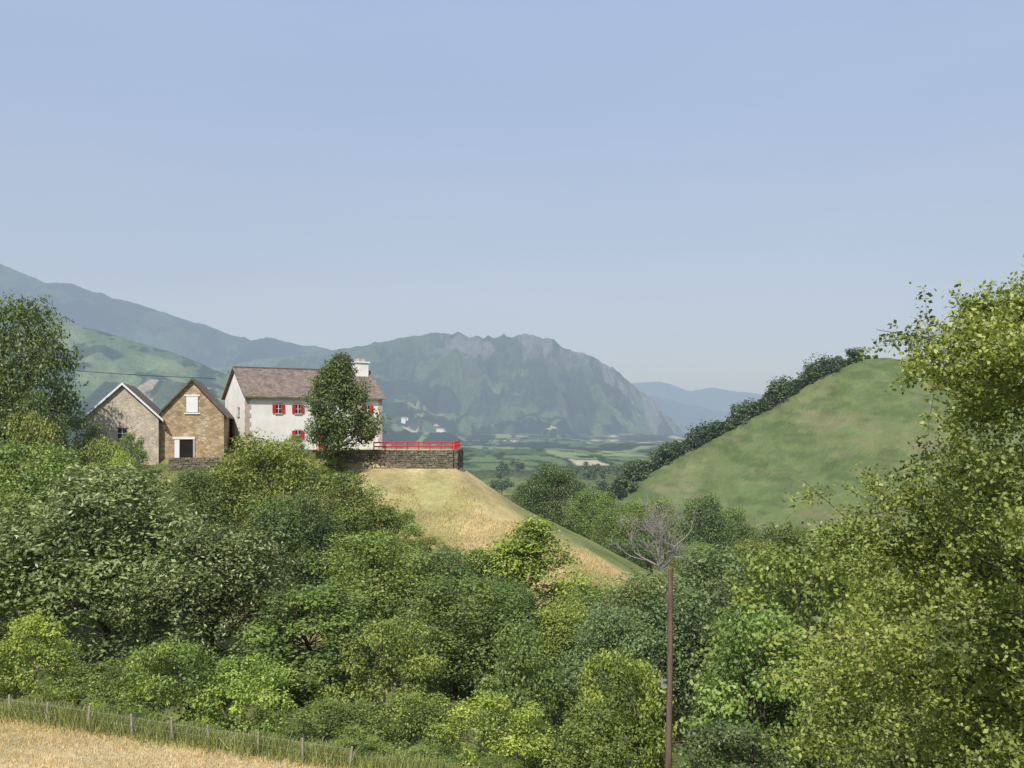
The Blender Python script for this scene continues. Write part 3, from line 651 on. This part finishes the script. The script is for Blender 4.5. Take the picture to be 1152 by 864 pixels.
# utility pole
up = empty("utility_pole", (7.2, 44, 0), 0); up.rotation_euler = (0, R(0.6), 0)
gz = float(ground_h(7.2, 44)); V, F = tube([(0, 0, gz-0.8), (0.02, 0, -11), (0, 0, -6.4)], [0.155, 0.13, 0.105], 14)
me = np_mesh("pole_shaft", V, F, [M_pole], smooth=True); link(bpy.data.objects.new("pole_shaft", me), up)
V, F = tube([(0, 0, -6.405), (0, 0, -6.33)], [0.105, 0.03], 14); link(bpy.data.objects.new("pole_tip", np_mesh("pole_tip", V, F, [M_pole])), up)
for z in (-11.4, -11.7): box("pole_bracket", -0.36, -0.12, -0.03, 0.03, z-0.03, z+0.03, M_metal, up)
V, F = tube([(-0.33, 0, -11.75), (-0.33, 0, -11.3)], [0.05, 0.05], 8); link(bpy.data.objects.new("insulator", np_mesh("insulator", V, F, [M_metal])), up)
for z in (-7.0, -7.5): V, F = tube([(-0.16, 0, z), (0.16, 0, z)], [0.02, 0.02], 6); link(bpy.data.objects.new("step_bolt", np_mesh("step_bolt", V, F, [M_metal])), up)

P = []
for i in range(21):
    t = i/20; P.append((-75+40.5*t, 100+14*t, 10.5-4.9*t-1.2*math.sin(math.pi*t)))
V, F = tube(P, [0.03]*21, 5); link(bpy.data.objects.new("overhead_cable", np_mesh("overhead_cable", V, F, [M_dark])))

B = Builder(); tops = []
for x in (-25.6, -23.4, -21.4, -19.7, -17.8, -15.7, -13.9, -12.3, -10.2, -8.3, -6.4):
    y = edge_y(x)-0.1; z = float(ground_h(x, y)); lean = rng.normal()*0.07; ht = rng.uniform(0.85, 1.05)
    V, F = tube([(x, y, z-0.3), (x+lean, y, z+ht), (x+lean, y, z+ht+0.04)], [0.055, 0.046, 0.01], 7); B.add(V, F, 0); tops.append((x+lean*0.8, y, z))
for hgt in (0.45, 0.78):
    V, F = tube([(a, b-0.055, c+hgt) for a, b, c in tops], [0.004]*len(tops), 3); B.add(V, F, 1)
link(bpy.data.objects.new("wire_fence", B.mesh("wire_fence", [M_post, M_metal])))

def blades(name, n, xr, yf, hr, w, color, seed, keep=None):
    rg = np.random.default_rng(seed); x = rg.uniform(*xr, n); y = yf(x, rg)
    if keep is not None:
        k = keep(x, y); x = x[k]; y = y[k]; n = len(x)
    z = ground_h(x, y); h = rg.uniform(*hr, n)*(0.5+fbm(x/1.5, y/1.5, 333, 3)); an = rg.uniform(0, 6.28, n); dx = np.cos(an)*w/2; dy = np.sin(an)*w/2; lx = rg.normal(size=n)*h*0.35; ly = rg.normal(size=n)*h*0.35
    V = np.stack([np.stack([x-dx, y-dy, z-0.03], 1), np.stack([x+dx, y+dy, z-0.03], 1), np.stack([x+dx*.3+lx, y+dy*.3+ly, z+h], 1), np.stack([x-dx*.3+lx, y-dy*.3+ly, z+h], 1)], 1).reshape(-1, 3)
    me = np_mesh(name, V, np.arange(n*4).reshape(-1, 4), [M_leaf], tone=np.clip(0.5+0.25*rg.normal(size=n), 0, 1)); ob = link(bpy.data.objects.new(name, me)); ob.color = (*color, 1)
blades("dry_grass", 60000, (-28, -3), lambda x, rg: edge_y(x)-rg.uniform(0, 1, len(x))**1.3*11, (0.04, 0.14), 0.03, (0.56, 0.45, 0.26), 1)
blades("tall_grass", 30000, (-30, 2), lambda x, rg: edge_y(x)+rg.normal(size=len(x))*0.7+0.8, (0.15, 0.7), 0.04, (0.25, 0.275, 0.10), 2)
blades("hillside_grass", 50000, (-24, 18), lambda x, rg: rg.uniform(76, 106, len(x)), (0.08, 0.3), 0.06, (0.46, 0.375, 0.19), 3, keep=lambda x, y: (y < 98+3*np.sin(x)))
blades("yard_grass", 20000, (-45, -20), lambda x, rg: rg.uniform(82, 104, len(x)), (0.1, 0.4), 0.06, (0.22, 0.25, 0.09), 4)

# ------------------------------------------------------------------ sky, sun, camera
sd = Vector((-0.28, -0.96, 0)).normalized(); elev = R(48)
w = bpy.data.worlds.new("World"); scene.world = w; w.use_nodes = True; nt = w.node_tree
bg = nt.nodes['Background']; sky = nt.nodes.new('ShaderNodeTexSky'); sky.sky_type = 'NISHITA'; sky.sun_disc = False
sky.sun_elevation = elev; sky.sun_rotation = math.atan2(sd.x, sd.y); sky.altitude = 600; sky.air_density = 1.0; sky.dust_density = 2.5; sky.ozone_density = 1.5
# summer haze veil: paler towards the horizon
tc = nt.nodes.new('ShaderNodeTexCoord'); sp = nt.nodes.new('ShaderNodeSeparateXYZ'); nt.links.new(tc.outputs['Generated'], sp.inputs[0])
rp = ramp(nt, sp.outputs[2], [(0.0, (0.35, 0.375, 0.415)), (0.12, (0.37, 0.405, 0.465)), (0.42, (0.325, 0.42, 0.59)), (1.0, (0.3, 0.38, 0.53))])
mv = nt.nodes.new('ShaderNodeVectorMath'); mv.operation = 'SCALE'; mv.inputs['Scale'].default_value = 10.0; nt.links.new(rp.outputs[0], mv.inputs[0])
nz = node_noise(nt, 2.2, 5, 0.5); mpn = nt.nodes.new('ShaderNodeMapping'); mpn.inputs['Scale'].default_value = (1, 1, 5); nt.links.new(tc.outputs['Generated'], mpn.inputs[0]); nt.links.new(mpn.outputs[0], nz.inputs['Vector'])
nr = ramp(nt, nz.outputs[0], [(0.3, (0.965, 0.97, 0.985)), (0.75, (1.05, 1.035, 1.01))]); vv = mixc(nt, mv.outputs[0], nr.outputs[0], 1.0, 'MULTIPLY')
mc = mixc(nt, sky.outputs[0], vv, 0.75); nt.links.new(mc, bg.inputs[0]); bg.inputs[1].default_value = 0.140
sl = bpy.data.lights.new("sun", 'SUN'); sl.energy = 4.9; sl.angle = R(0.5); sl.color = (1.0, 0.94, 0.84)
so = link(bpy.data.objects.new("sun", sl)); dirv = Vector((sd.x*math.cos(elev), sd.y*math.cos(elev), math.sin(elev))); so.rotation_euler = dirv.to_track_quat('Z', 'Y').to_euler()
cam = bpy.data.cameras.new("camera"); cam.lens = 36*1100/1152; cam.sensor_width = 36; cam.shift_y = 48/1152; cam.clip_end = 60000; cam.clip_start = 0.1
co = link(bpy.data.objects.new("camera", cam)); co.location = (0, 0, 0); co.rotation_euler = (R(90), 0, 0); scene.camera = co
scene.view_settings.view_transform = 'Standard'; scene.view_settings.look = 'None'; scene.view_settings.exposure = 0
